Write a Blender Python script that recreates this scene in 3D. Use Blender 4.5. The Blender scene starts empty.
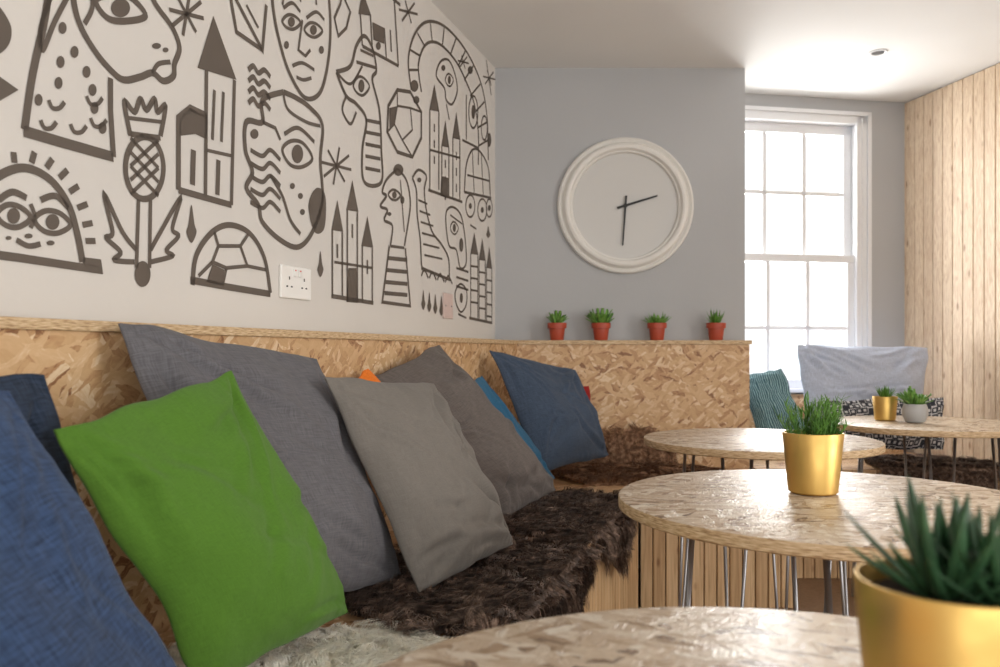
import bpy, bmesh, math, random
from mathutils import Vector, Matrix, noise
from mathutils.geometry import tessellate_polygon
random.seed(7)
scene = bpy.context.scene
COL = scene.collection
F = 820.0; CX = 500.0; HY = 352.0; EYE = 1.0

# ------------------------------------------------------------------ helpers
def P(px, py, Y):
    """image pixel plus an estimated depth -> world position in metres"""
    return Vector(((px-CX)*Y/F, Y, EYE-(py-HY)*Y/F))

def link(o, parent=None):
    COL.objects.link(o)
    if parent is not None: o.parent = parent
    return o

def empty(name, loc=(0,0,0), rotz=0.0, parent=None):
    e = bpy.data.objects.new(name, None); e.empty_display_size = .05
    e.location = loc; e.rotation_euler = (0,0,rotz)
    COL.objects.link(e)
    if parent is not None: e.parent=parent
    return e

def mesh(name, verts, faces, mat=None, smooth=False, parent=None, loc=None, rotz=0.0, mats=None, mi=None):
    me = bpy.data.meshes.new(name)
    me.from_pydata([tuple(v) for v in verts], [], faces)
    if mats:
        for m in mats: me.materials.append(m)
        if mi: me.polygons.foreach_set('material_index', mi)
    elif mat: me.materials.append(mat)
    if smooth: me.polygons.foreach_set('use_smooth', [True]*len(me.polygons))
    me.update()
    o = bpy.data.objects.new(name, me)
    if loc is not None: o.location = loc
    o.rotation_euler = (0,0,rotz)
    return link(o, parent)

def boxdata(x0,x1,y0,y1,z0,z1):
    v = [(x0,y0,z0),(x1,y0,z0),(x1,y1,z0),(x0,y1,z0),(x0,y0,z1),(x1,y0,z1),(x1,y1,z1),(x0,y1,z1)]
    f = [(0,3,2,1),(4,5,6,7),(0,1,5,4),(1,2,6,5),(2,3,7,6),(3,0,4,7)]
    return v, f

def boxes(name, lst, mat, bevel=0.0, **kw):
    V=[];Fc=[]
    for b in lst:
        v,f = boxdata(*b); n=len(V); V+=v; Fc+=[tuple(i+n for i in q) for q in f]
    o = mesh(name, V, Fc, mat, **kw)
    if bevel>0:
        m = o.modifiers.new('bevel','BEVEL'); m.width=bevel; m.segments=2; m.limit_method='ANGLE'
    return o

def lathe(name, prof, mat, seg=64, smooth=True, parent=None, loc=None, cap=True):
    V=[];Fc=[]
    for (r,z) in prof:
        for i in range(seg):
            a=2*math.pi*i/seg; V.append((r*math.cos(a), r*math.sin(a), z))
    for j in range(len(prof)-1):
        for i in range(seg):
            k=(i+1)%seg
            Fc.append((j*seg+i, j*seg+k, (j+1)*seg+k, (j+1)*seg+i))
    if cap:
        Fc.append(tuple(reversed(range(seg))))
        n=(len(prof)-1)*seg; Fc.append(tuple(range(n,n+seg)))
    o = mesh(name,V,Fc,mat,smooth,parent,loc)
    if smooth:
        m=o.modifiers.new('es','EDGE_SPLIT'); m.split_angle=math.radians(35)
    return o

def tubedata(pts, r, seg=8):
    V=[];Fc=[]
    pts=[Vector(p) for p in pts]
    for i,p in enumerate(pts):
        d = (pts[min(i+1,len(pts)-1)]-pts[max(i-1,0)]).normalized()
        a = d.cross(Vector((0.13,.97,.21))).normalized(); b=d.cross(a)
        for k in range(seg):
            t=2*math.pi*k/seg; V.append(p+a*math.cos(t)*r+b*math.sin(t)*r)
    for i in range(len(pts)-1):
        for k in range(seg):
            l=(k+1)%seg
            Fc.append((i*seg+k,i*seg+l,(i+1)*seg+l,(i+1)*seg+k))
    Fc.append(tuple(reversed(range(seg)))); n=(len(pts)-1)*seg; Fc.append(tuple(range(n,n+seg)))
    return V,Fc

# ------------------------------------------------------------------ materials
def newmat(name, col=(.8,.8,.8), rough=.5, metal=0.0, spec=.5, sheen=0.0, coat=0.0):
    m = bpy.data.materials.new(name); m.use_nodes=True
    nt=m.node_tree; b=nt.nodes['Principled BSDF']
    b.inputs['Base Color'].default_value=(*col,1); b.inputs['Roughness'].default_value=rough
    b.inputs['Metallic'].default_value=metal; b.inputs['Specular IOR Level'].default_value=spec
    b.inputs['Sheen Weight'].default_value=sheen; b.inputs['Coat Weight'].default_value=coat
    return m,nt,b

def N(nt,t,**kw):
    n=nt.nodes.new(t)
    for k,v in kw.items(): setattr(n,k,v)
    return n
def ramp(nt, stops):
    r=N(nt,'ShaderNodeValToRGB'); e=r.color_ramp.elements
    e[0].position,e[0].color=stops[0][0],(*stops[0][1],1)
    e[1].position,e[1].color=stops[-1][0],(*stops[-1][1],1)
    for p,c in stops[1:-1]:
        x=e.new(p); x.color=(*c,1)
    return r
def bump(nt,b,src,strength,dist=.01):
    n=N(nt,'ShaderNodeBump'); n.inputs['Strength'].default_value=strength; n.inputs['Distance'].default_value=dist
    nt.links.new(src,n.inputs['Height']); nt.links.new(n.outputs['Normal'],b.inputs['Normal']); return n

def plaster(name,col):
    m,nt,b=newmat(name,col,.75,spec=.25)
    tc=N(nt,'ShaderNodeTexCoord'); n=N(nt,'ShaderNodeTexNoise'); n.inputs['Scale'].default_value=60; n.inputs['Detail'].default_value=6
    nt.links.new(tc.outputs['Object'],n.inputs['Vector']); bump(nt,b,n.outputs['Fac'],.12,.004)
    n2=N(nt,'ShaderNodeTexNoise'); n2.inputs['Scale'].default_value=1.5
    nt.links.new(tc.outputs['Object'],n2.inputs['Vector'])
    r=ramp(nt,[(.3,tuple(c*.96 for c in col)),(.7,tuple(min(1,c*1.03) for c in col))])
    nt.links.new(n2.outputs['Fac'],r.inputs['Fac']); nt.links.new(r.outputs['Color'],b.inputs['Base Color'])
    return m

def osb(name, axis='Y', stops=None, rough=.5, coat=0.0, bstr=.15, sc=.78, coatrough=.15, grain=.6):
    m,nt,b=newmat(name,(.5,.3,.1),rough,coat=coat); L=nt.links
    b.inputs['Coat Roughness'].default_value=coatrough
    tc=N(nt,'ShaderNodeTexCoord')
    dn=N(nt,'ShaderNodeTexNoise'); dn.inputs['Scale'].default_value=30; dn.inputs['Detail'].default_value=4
    L.new(tc.outputs['Object'],dn.inputs['Vector'])
    mad=N(nt,'ShaderNodeVectorMath',operation='MULTIPLY_ADD')
    L.new(dn.outputs['Color'],mad.inputs[0]); mad.inputs[1].default_value=(.02,.02,.02); L.new(tc.outputs['Object'],mad.inputs[2])
    def layer(ang, off, k=1.0):
        m1=N(nt,'ShaderNodeMapping'); rot=[0,0,0]; rot['XYZ'.index(axis)]=ang; m1.inputs['Rotation'].default_value=rot
        m1.inputs['Location'].default_value=(off,off*.7,off*.3)
        m2=N(nt,'ShaderNodeMapping')
        s=[78*sc*k,78*sc*k,78*sc*k]; s[0]=19*sc*k; s['XYZ'.index(axis)]=4
        m2.inputs['Scale'].default_value=s
        L.new(mad.outputs[0],m1.inputs['Vector']); L.new(m1.outputs[0],m2.inputs['Vector'])
        v=N(nt,'ShaderNodeTexVoronoi'); v.inputs['Scale'].default_value=1.0; v.inputs['Randomness'].default_value=1
        L.new(m2.outputs[0],v.inputs['Vector'])
        sp=N(nt,'ShaderNodeSeparateColor'); L.new(v.outputs['Color'],sp.inputs[0])
        # grain running along this flake direction
        fn=N(nt,'ShaderNodeTexNoise'); fn.inputs['Scale'].default_value=4.0; fn.inputs['Detail'].default_value=3; L.new(m2.outputs[0],fn.inputs['Vector'])
        ad=N(nt,'ShaderNodeMath',operation='MULTIPLY_ADD'); L.new(fn.outputs['Fac'],ad.inputs[0]); ad.inputs[1].default_value=grain; L.new(sp.outputs[0],ad.inputs[2])
        return sp, ad
    cur=None
    for k,(a,o,s_) in enumerate([(.2,0,.8),(1.1,1.3,1),(2.2,2.9,1.1),(2.8,4.1,.9),(.65,6.3,1.3)]):
        sp,ad=layer(a,o,s_)
        if cur is None: cur=ad.outputs[0]
        else:
            th=N(nt,'ShaderNodeMath',operation='GREATER_THAN'); th.inputs[1].default_value=.64; L.new(sp.outputs[1],th.inputs[0])
            mx=N(nt,'ShaderNodeMix',data_type='FLOAT'); L.new(th.outputs[0],mx.inputs[0]); L.new(cur,mx.inputs[2]); L.new(ad.outputs[0],mx.inputs[3]); cur=mx.outputs[0]
    sb=N(nt,'ShaderNodeMath',operation='SUBTRACT'); L.new(cur,sb.inputs[0]); sb.inputs[1].default_value=grain*.5
    stops=stops or [(-0.0,(.24,.105,.042)),(.10,(.43,.23,.105)),(.35,(.56,.345,.17)),(.8,(.65,.43,.235)),(1,(.76,.58,.38))]
    r=ramp(nt,stops); L.new(sb.outputs[0],r.inputs['Fac']); L.new(r.outputs['Color'],b.inputs['Base Color'])
    bp=bump(nt,b,sb.outputs[0],bstr,.004)
    L.new(bp.outputs['Normal'],b.inputs['Coat Normal'])
    return m

def plank(name, pitch, c0, c1, rough=.55, vmin=(.80,.76,.70), mott=0.0):
    m,nt,b=newmat(name,c0,rough); L=nt.links
    tc=N(nt,'ShaderNodeTexCoord'); s=N(nt,'ShaderNodeSeparateXYZ'); L.new(tc.outputs['Object'],s.inputs[0])
    d=N(nt,'ShaderNodeMath',operation='DIVIDE'); L.new(s.outputs[0],d.inputs[0]); d.inputs[1].default_value=pitch
    fl=N(nt,'ShaderNodeMath',operation='FLOOR'); L.new(d.outputs[0],fl.inputs[0])
    wn=N(nt,'ShaderNodeTexWhiteNoise',noise_dimensions='1D'); L.new(fl.outputs[0],wn.inputs['W'])
    off=N(nt,'ShaderNodeCombineXYZ'); 
    mu=N(nt,'ShaderNodeMath',operation='MULTIPLY'); L.new(wn.outputs['Value'],mu.inputs[0]); mu.inputs[1].default_value=13
    L.new(mu.outputs[0],off.inputs[2]); L.new(mu.outputs[0],off.inputs[1])
    add=N(nt,'ShaderNodeVectorMath',operation='ADD'); L.new(tc.outputs['Object'],add.inputs[0]); L.new(off.outputs[0],add.inputs[1])
    mp=N(nt,'ShaderNodeMapping'); mp.inputs['Scale'].default_value=(70,70,3.0 if mott==0 else 9.0); L.new(add.outputs[0],mp.inputs['Vector'])
    n=N(nt,'ShaderNodeTexNoise'); n.inputs['Scale'].default_value=1; n.inputs['Detail'].default_value=7; n.inputs['Distortion'].default_value=1.2+mott
    L.new(mp.outputs[0],n.inputs['Vector'])
    r=ramp(nt,[(.30,c0),(.62,c1)]); L.new(n.outputs['Fac'],r.inputs['Fac'])
    # knots
    mk=N(nt,'ShaderNodeMapping'); mk.inputs['Scale'].default_value=(20,20,8); L.new(add.outputs[0],mk.inputs['Vector'])
    vk=N(nt,'ShaderNodeTexVoronoi'); vk.inputs['Scale'].default_value=.8; L.new(mk.outputs[0],vk.inputs['Vector'])
    rk=ramp(nt,[(.05,(.36,.20,.10)),(.16,(1,1,1))]); L.new(vk.outputs['Distance'],rk.inputs['Fac'])
    mx=N(nt,'ShaderNodeMix',data_type='RGBA',blend_type='MULTIPLY'); mx.inputs[0].default_value=.7
    L.new(r.outputs['Color'],mx.inputs[6]); L.new(rk.outputs['Color'],mx.inputs[7])
    rv=ramp(nt,[(0,vmin),(1,(1.0,1.0,1.0))]); L.new(wn.outputs['Value'],rv.inputs['Fac'])
    mx2=N(nt,'ShaderNodeMix',data_type='RGBA',blend_type='MULTIPLY'); mx2.inputs[0].default_value=1
    L.new(mx.outputs[2],mx2.inputs[6]); L.new(rv.outputs['Color'],mx2.inputs[7])
    L.new(mx2.outputs[2],b.inputs['Base Color']); bump(nt,b,n.outputs['Fac'],.3,.003)
    return m

def fabric(name,col,scale=500,var=.25,bs=.35):
    m,nt,b=newmat(name,col,.9,spec=.15,sheen=.08); L=nt.links
    b.inputs['Sheen Roughness'].default_value=.5
    tc=N(nt,'ShaderNodeTexCoord')
    mp1=N(nt,'ShaderNodeMapping'); mp1.inputs['Scale'].default_value=(scale,scale*.08,scale); L.new(tc.outputs['UV'],mp1.inputs[0])
    mp2=N(nt,'ShaderNodeMapping'); mp2.inputs['Scale'].default_value=(scale*.08,scale,scale); L.new(tc.outputs['UV'],mp2.inputs[0])
    n1=N(nt,'ShaderNodeTexNoise'); n1.inputs['Scale'].default_value=.5; L.new(mp1.outputs[0],n1.inputs['Vector'])
    n2=N(nt,'ShaderNodeTexNoise'); n2.inputs['Scale'].default_value=.5; L.new(mp2.outputs[0],n2.inputs['Vector'])
    ad=N(nt,'ShaderNodeMath',operation='ADD'); L.new(n1.outputs['Fac'],ad.inputs[0]); L.new(n2.outputs['Fac'],ad.inputs[1])
    hf=N(nt,'ShaderNodeMath',operation='MULTIPLY'); L.new(ad.outputs[0],hf.inputs[0]); hf.inputs[1].default_value=.5
    r=ramp(nt,[(.35,tuple(c*(1-var) for c in col)),(.65,tuple(min(1,c*(1+var)) for c in col))])
    L.new(hf.outputs[0],r.inputs['Fac']); L.new(r.outputs['Color'],b.inputs['Base Color'])
    bump(nt,b,hf.outputs[0],bs,.002)
    return m

M_wallL = plaster('paint_offwhite',(.67,.645,.61))
M_wallB = plaster('paint_grey',(.455,.46,.47))
M_ceil  = plaster('paint_ceiling',(.82,.82,.81))
M_white,_,_ = newmat('white_gloss_paint',(.80,.81,.83),.35)
M_plastic,_,_ = newmat('white_plastic',(.85,.84,.81),.3)
M_mural,nt,b = newmat('mural_paint',(.115,.093,.076),.6)
M_osb = osb('osb_panel','Y')
M_osbz = osb('osb_flat','Z')
M_table = osb('osb_varnished','Z',stops=[(0,(.16,.09,.045)),(.10,(.38,.25,.14)),(.3,(.56,.42,.28)),(.8,(.70,.58,.44)),(1,(.84,.76,.64))],rough=.45,coat=.6,bstr=1.0,coatrough=.25,sc=1.0,grain=.6)
M_plank = plank('pine_cladding',.066,(.64,.46,.31),(.86,.71,.53),vmin=(.84,.81,.78),mott=1.0)
M_slat = plank('pine_slats',.05,(.50,.31,.15),(.74,.52,.30))
M_gapshade,_,_ = newmat('gap_shade_dark',(.07,.045,.025),.9)  # dark colour that paints the shade in gaps between boards
M_steel,_,_ = newmat('brushed_steel',(.32,.32,.33),.32,metal=.9)
M_gold,nt,b = newmat('brushed_gold',(.70,.46,.14),.4,metal=.85)
tc=N(nt,'ShaderNodeTexCoord'); n=N(nt,'ShaderNodeTexNoise'); n.inputs['Scale'].default_value=40
nt.links.new(tc.outputs['Object'],n.inputs['Vector']); r=ramp(nt,[(.3,(.34,.34,.34)),(.7,(.5,.5,.5))]); nt.links.new(n.outputs['Fac'],r.inputs['Fac']); nt.links.new(r.outputs['Color'],b.inputs['Roughness'])
M_terra,_,_ = newmat('red_plastic_pot',(.42,.065,.03),.5)
M_grey_pot,_,_ = newmat('grey_ceramic',(.45,.45,.45),.4)
M_soil,nt,b = newmat('soil',(.03,.02,.013),.95)
# ply edge
M_edge,nt,b = newmat('board_edge',(.55,.38,.2),.6)
tc=N(nt,'ShaderNodeTexCoord'); mp=N(nt,'ShaderNodeMapping'); mp.inputs['Scale'].default_value=(50,50,420); n=N(nt,'ShaderNodeTexNoise'); n.inputs['Scale'].default_value=1; n.inputs['Detail'].default_value=4
nt.links.new(tc.outputs['Object'],mp.inputs[0]); nt.links.new(mp.outputs[0],n.inputs['Vector'])
r=ramp(nt,[(.3,(.30,.17,.08)),(.48,(.55,.38,.21)),(.7,(.74,.58,.38))]); nt.links.new(n.outputs['Fac'],r.inputs['Fac']); nt.links.new(r.outputs['Color'],b.inputs['Base Color'])
# glass
M_glass,nt,b = newmat('window_glass',(1,1,1),0.0)
nt.nodes.remove(b); tr=N(nt,'ShaderNodeBsdfTransparent'); gl=N(nt,'ShaderNodeBsdfGlossy'); gl.inputs['Roughness'].default_value=.02
mx=N(nt,'ShaderNodeMixShader'); mx.inputs[0].default_value=.05
nt.links.new(tr.outputs[0],mx.inputs[1]); nt.links.new(gl.outputs[0],mx.inputs[2]); nt.links.new(mx.outputs[0],nt.nodes['Material Output'].inputs[0])

def furmat(name,stops,trans=0.0):
    m,nt,b=newmat(name,stops[0][1],.55,spec=.3,sheen=.05)
    tc=N(nt,'ShaderNodeTexCoord'); n=N(nt,'ShaderNodeTexNoise'); n.inputs['Scale'].default_value=60; n.inputs['Detail'].default_value=5
    nt.links.new(tc.outputs['Object'],n.inputs['Vector']); r=ramp(nt,stops); nt.links.new(n.outputs['Fac'],r.inputs['Fac']); nt.links.new(r.outputs['Color'],b.inputs['Base Color'])
    if trans:
        t=N(nt,'ShaderNodeBsdfTranslucent'); nt.links.new(r.outputs['Color'],t.inputs['Color'])
        mx=N(nt,'ShaderNodeMixShader'); mx.inputs[0].default_value=trans
        nt.links.new(b.outputs[0],mx.inputs[1]); nt.links.new(t.outputs[0],mx.inputs[2]); nt.links.new(mx.outputs[0],nt.nodes['Material Output'].inputs[0])
    return m
M_furD = furmat('fur_dark',[(.34,(.042,.024,.016)),(.50,(.12,.076,.054)),(.62,(.26,.175,.13)),(.75,(.46,.35,.28))])  # lightest stops paint glossy highlights into the fur colour
M_furB = furmat('fur_brown',[(.3,(.09,.042,.02)),(.5,(.26,.13,.068)),(.7,(.52,.32,.19))])
M_furW = furmat('fur_cream',[(.3,(.98,.93,.83)),(.6,(1.0,.99,.94))],.4)

# ------------------------------------------------------------------ room shell
K=.324; ct=.9513; st=.3082; WC=1.254
th=math.atan(K)
H=2.316
def LW(s,t,z=0):   # left wall frame: s along, t into the room
    return Vector((-WC+s*st+t*ct, s*ct-t*st, z))
ANG=math.pi/2-th    # local x -> wall direction
boxes('wall_left',[(-2.9,4.05,0.0,.15,0,H)],M_wallL,loc=(-WC,0,0),rotz=ANG)
boxes('wall_back',[(-.30,1.135,3.8,4.06,0,H)],M_wallB)
WA=math.atan(.18)
WO=(1.246,4.17,0)
wy0,wy1=0,.22
ox0,ox1,oz0,oz1=-.11,.692,.80,2.235
boxes('wall_window',[(-.30,ox0,wy0,wy1,0,H),(ox1,1.1,wy0,wy1,0,H),(ox0,ox1,wy0,wy1,0,oz0),(ox0,ox1,wy0,wy1,oz1,H)],M_wallB,loc=WO,rotz=WA)
RA=math.atan2(1,-.212)
RL=Vector((3.06-.212*4.4,4.4,0))
RB=Vector((3.06+.212*2.9,-2.9,0))
V0=Vector((3.06-.212*2.0,2.0,0)); ln=(RL-V0).length; LR=(RL-RB).length
boxes('wall_right',[(0,.9,-.16,-.016,0,H),(4.5,LR,-.16,-.016,0,H),(.9,4.5,-.16,-.016,0,.5),(.9,4.5,-.16,-.016,2.2,H)],M_wallL,loc=RB,rotz=RA)
e=empty('added_window_right',RB,RA)  # unseen right window, added to bring light from the side
boxes('frame',[(.9,4.5,-.10,-.05,.5,.56),(.9,4.5,-.10,-.05,2.14,2.2)]+[(x,x+.05,-.10,-.05,.5,2.2) for x in (.9,2.1,3.3,4.45)],M_white,parent=e)
cw=empty('wood_cladding_right',V0,RA)
pl=[];x=0.0
while x<ln-.02:
    pl.append((x+.0018,x+.0642,-.014,.006,0.0,H-.004)); x+=.066
boxes('boards',pl,M_plank,bevel=.003,parent=cw)
boxes('gap_shade_sheet',[(0,ln-.03,-.0155,-.0135,0,H-.004)],M_gapshade,parent=cw)  # thin dark sheet behind the boards, painted shade for the gaps
boxes('wall_rear',[(-2.3,-1.6,-2.9,-2.75,0,H),(3.0,3.9,-2.9,-2.75,0,H),(-1.6,3.0,-2.9,-2.75,0,.4),(-1.6,3.0,-2.9,-2.75,2.25,H)],M_wallL)
e=empty('added_window_rear')  # unseen rear window, added to let fill light in
boxes('frame',[(-1.6,3.0,-2.86,-2.8,.4,.46),(-1.6,3.0,-2.86,-2.8,2.19,2.25)]+[(x,x+.05,-2.86,-2.8,.4,2.25) for x in (-1.6,-.45,.7,1.85,2.95)],M_white,parent=e)
boxes('ceiling',[(-2.4,3.95,-2.95,4.6,H,H+.1)],M_ceil)
M_floor=plank('floor_boards',.12,(.20,.12,.07),(.32,.20,.12),.4)
boxes('floor',[(-2.4,3.95,-2.95,4.6,-.1,0)],M_floor)

# ------------------------------------------------------------------ window_1
w=empty('window_1',WO,WA)
fr=[(.628,.692,.0,.11,oz0,oz1),(ox0,-.09,.0,.11,oz0,oz1),(ox0,ox1,.0,.11,2.19,oz1),(ox0,ox1,-.03,.11,oz0-.008,oz0+.012)]
boxes('frame',fr,M_white,bevel=.004,parent=w)
boxes('frame_beads',[(.622,.632,-.008,.02,oz0,2.2),(.655,.661,-.006,.02,oz0,2.22),(.684,.706,-.012,.0,oz0,2.25),(ox0,.706,-.012,0,2.232,2.252)],M_white,bevel=.002,parent=w)
us=[(-.09,-.06,.05,.09,1.47,2.19),(.583,.628,.05,.09,1.47,2.19),(-.09,.628,.05,.09,2.14,2.19),(-.09,.628,.045,.09,1.465,1.505)]
ls=[(-.09,-.06,.015,.05,.81,1.50),(.583,.628,.015,.05,.81,1.50),(-.09,.628,.015,.05,.81,.86),(-.09,.628,.010,.052,1.465,1.505)]
mun=[]
for x in (.137,.36):
    mun.append((x-.011,x+.011,.055,.085,1.5,2.15)); mun.append((x-.011,x+.011,.02,.047,.85,1.47))
mun.append((-.07,.6,.055,.085,1.818,1.840)); mun.append((-.07,.6,.02,.047,1.113,1.135))
boxes('sash_upper',us,M_white,bevel=.003,parent=w)
boxes('sash_lower',ls,M_white,bevel=.003,parent=w)
boxes('glazing_bars',mun,M_white,bevel=.003,parent=w)
boxes('glass',[(-.07,.6,.068,.071,1.49,2.16),(-.07,.6,.032,.035,.85,1.48)],M_glass,parent=w)

# ------------------------------------------------------------------ benches (one L-shaped run + the window run)
TP=.131; TF=.727; SZ=.48; LZ=1.052
cb=empty('corner_bench')
bl=empty('left_run',(-WC,0,0),ANG,parent=cb)
sback=(3.68+ (TP*st))/ct
boxes('backrest_panel',[(-1.5,sback,-TP,-TP+.018,SZ-.02,LZ-.018)],M_osb,parent=bl)
boxes('backrest_ledge',[(-1.5,sback+.0,-TP-.008,-.001,LZ-.018,LZ)],M_edge,bevel=.002,parent=bl)
sc_=(3.2+TF*st)/ct
boxes('seat_board',[(-1.5,sc_+.0,-TF-.012,-TP,SZ-.02,SZ)],M_osbz,parent=bl)
pl=[];x=-1.5
while x<sc_-.05:
    pl.append((x+.002,x+.048,-TF,-TF+.018,.0,SZ-.021)); x+=.05
boxes('front_slats',pl,M_slat,bevel=.003,parent=bl)
boxes('front_gap_shade',[(-1.5,sc_-.02,-TF+.0185,-TF+.03,0,SZ-.021)],M_gapshade,parent=bl)  # dark sheet as painted shade between the left slats
bb=empty('back_run',parent=cb)
xl=lambda Y,t: (-WC+ (( Y+t*st)/ct)*st+t*ct)
boxes('backrest_panel',[(xl(3.68,TP),1.12,3.68,3.698,SZ-.02,LZ-.018),(1.102,1.12,3.699,3.799,0,LZ-.018)],M_osb,parent=bb)
v=[(xl(3.67,TP),3.67),(1.128,3.67),(1.128,3.799),(-.018,3.799)]
def prism(name,poly,z0,z1,mat,**kw):
    n=len(poly); V=[(x,y,z0) for x,y in poly]+[(x,y,z1) for x,y in poly]
    Fc=[tuple(reversed(range(n))),tuple(range(n,2*n))]+[(i,(i+1)%n,n+(i+1)%n,n+i) for i in range(n)]
    return mesh(name,V,Fc,mat,**kw)
prism('backrest_ledge',v,LZ-.0175,LZ+.0005,M_edge,parent=bb)
prism('seat_board',[(xl(3.2,TF)-.02,3.19),(1.12,3.19),(1.12,3.68),(xl(3.68,TP),3.68),(xl(3.2,TP),3.2)],SZ-.0195,SZ+.0005,M_osbz,parent=bb)
x0=xl(3.2,TF); pl=[];x=x0
while x<1.10:
    pl.append((x+.002,x+.048,3.2,3.218,0,SZ-.021)); x+=.05
boxes('front_slats',pl,M_slat,bevel=.003,parent=bb)
boxes('front_gap_shade',[(x0+.02,1.10,3.2185,3.23,0,SZ-.021)],M_gapshade,parent=bb)  # dark sheet as painted shade between the back slats
boxes('end_panel',[(1.104,1.12,3.235,3.68,0,SZ-.021)],M_osb,parent=bb)
bw=empty('window_bench')
WF=3.62
prism('seat_board',[(1.14,WF-.01),(3.06-.212*WF-.03,WF-.01),(3.06-.212*4.3-.03,4.27),(1.14,4.115)],SZ-.0195,SZ,M_osbz,parent=bw)
pl=[];x=1.14
while x<2.22:
    pl.append((x+.002,x+.048,WF,WF+.018,0,SZ-.021)); x+=.05
boxes('front_slats',pl,M_slat,bevel=.003,parent=bw)
boxes('front_gap_shade',[(1.15,2.22,WF+.0185,WF+.03,0,SZ-.021)],M_gapshade,parent=bw)  # dark sheet as painted shade between the window bench slats
o=boxes('backrest_panel',[(-.09,.86,-.06,-.04,SZ,.785),(-.09,.86,-.06,-.034,.765,.785)],M_osb,parent=None,loc=WO,rotz=WA)
o.parent=bw

# ------------------------------------------------------------------ mural
MV=[];MF=[]
def wuv(p):
    px,py=p; Y=WC/(K-(px-CX)/F); return (Y/ct, EYE-(py-HY)*Y/F)
OFF=.0015
def toW(s,z): return LW(s,OFF,z)
def crom(pts,closed,sub=7):
    n=len(pts); out=[]
    rng = range(n) if closed else range(n-1)
    for i in rng:
        g=(lambda k: pts[k%n]) if closed else (lambda k: pts[max(0,min(n-1,k))])
        p0,p1,p2,p3=g(i-1),g(i),g(i+1),g(i+2)
        for j in range(sub):
            t=j/sub; t2=t*t;t3=t2*t
            out.append(tuple(.5*((2*p1[a])+(-p0[a]+p2[a])*t+(2*p0[a]-5*p1[a]+4*p2[a]-p3[a])*t2+(-p0[a]+3*p1[a]-3*p2[a]+p3[a])*t3) for a in (0,1)))
    if not closed: out.append(pts[-1])
    return out
WS=.82
def ribbon(pts,w,closed=False):
    w=w*WS
    pts=[p for i,p in enumerate(pts) if i==0 or (abs(p[0]-pts[i-1][0])+abs(p[1]-pts[i-1][1]))>1e-5]
    n=len(pts); 
    if n<2: return
    base=len(MV)
    zmax=H-.003
    for i in range(n):
        if closed: a=pts[(i-1)%n]; c=pts[(i+1)%n]
        else: a=pts[max(i-1,0)]; c=pts[min(i+1,n-1)]
        b_=pts[i]
        d1=Vector((b_[0]-a[0],b_[1]-a[1])); d2=Vector((c[0]-b_[0],c[1]-b_[1]))
        if d1.length<1e-6: d1=d2
        if d2.length<1e-6: d2=d1
        d1.normalize(); d2.normalize()
        n1=Vector((-d1.y,d1.x)); n2=Vector((-d2.y,d2.x)); m=n1+n2
        if m.length<.3: m=n1.copy()
        m.normalize(); k=1/max(.45,m.dot(n1)); off=m*(w/2*k)
        MV.append(toW(b_[0]+off.x,min(zmax,b_[1]+off.y))); MV.append(toW(b_[0]-off.x,min(zmax,b_[1]-off.y)))
    r=n if closed else n-1
    for i in range(r):
        j=(i+1)%n
        MF.append((base+2*i,base+2*i+1,base+2*j+1,base+2*j))
W0=.0145
def S(pts,w=W0,closed=False): ribbon(crom([wuv(p) for p in pts],closed),w,closed)
def Ln(pts,w=W0,closed=False): ribbon([wuv(p) for p in pts],w,closed)
def fill(pts,smooth=False):
    q=[wuv(p) for p in pts]
    if smooth: q=crom(q,True)
    base=len(MV)
    for s,z in q: MV.append(toW(s,min(H-.003,z)))
    for t in tessellate_polygon([[Vector((a,b,0)) for a,b in q]]): MF.append(tuple(base+i for i in t))
def ell(cx,cy,rx,ry,n=14): return [(cx+rx*math.cos(2*math.pi*i/n),cy+ry*math.sin(2*math.pi*i/n)) for i in range(n)]
def E(cx,cy,rx,ry,w=W0): S(ell(cx,cy,rx,ry),w,True)
def D(cx,cy,rx,ry): fill(ell(cx,cy,rx,ry,12),True)
def star(cx,cy,r,n=4,w=.011,sq=.8):
    for i in range(n):
        a=math.pi*i/n+.2; Ln([(cx-r*sq*math.cos(a),cy-r*math.sin(a)),(cx+r*sq*math.cos(a),cy+r*math.sin(a))],w)
def eye(cx,cy,rx,ry,sl=.1,w=.011):
    S([(cx-rx,cy-rx*sl),(cx-rx*.4,cy-ry),(cx+rx*.4,cy-ry*.8),(cx+rx,cy+rx*sl),(cx+rx*.3,cy+ry),(cx-rx*.5,cy+ry*.8)],w,True); D(cx,cy,rx*.38,ry*.72)
def drop(cx,cy,rx,ry): fill([(cx,cy-ry),(cx+rx*.6,cy),(cx+rx,cy+ry*.45),(cx,cy+ry),(cx-rx,cy+ry*.45),(cx-rx*.6,cy)],True)

# horse-like head leaning over a spotted gown
S([(70,-40),(73,0),(80,26),(95,52),(112,72),(124,80),(140,77),(152,73),(163,81),(173,76),(174,64),(179,48),(172,28),(155,4),(140,-25),(120,-45)],.017)
S([(152,73),(158,64),(170,62)],.012); D(156,46,4.5,3); D(165,50,3,2.5)
S([(84,24),(92,6),(88,-20)],.012)
eye(120,8,25,13,.3,.016); S([(98,-16),(114,-24),(136,-12)],.014)
S([(50,-20),(44,20),(32,75),(24,130)],.018); Ln([(23,131),(60,142),(113,157)],.024); Ln([(113,157),(110,110),(110,78)],.016)
S([(52,-10),(40,30),(42,50),(54,22),(68,-5)],.012)
for (x,y) in [(62,28),(60,62),(58,83),(74,52),(92,90),(94,108),(86,72),(102,128),(38,100)]: D(x,y,4,6)
for (x,y) in [(56,104),(94,100),(98,122),(48,124),(78,128)]: S([(x-8,y-4),(x-4,y+4),(x+3,y+4),(x+8,y-2)],.010)
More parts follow.
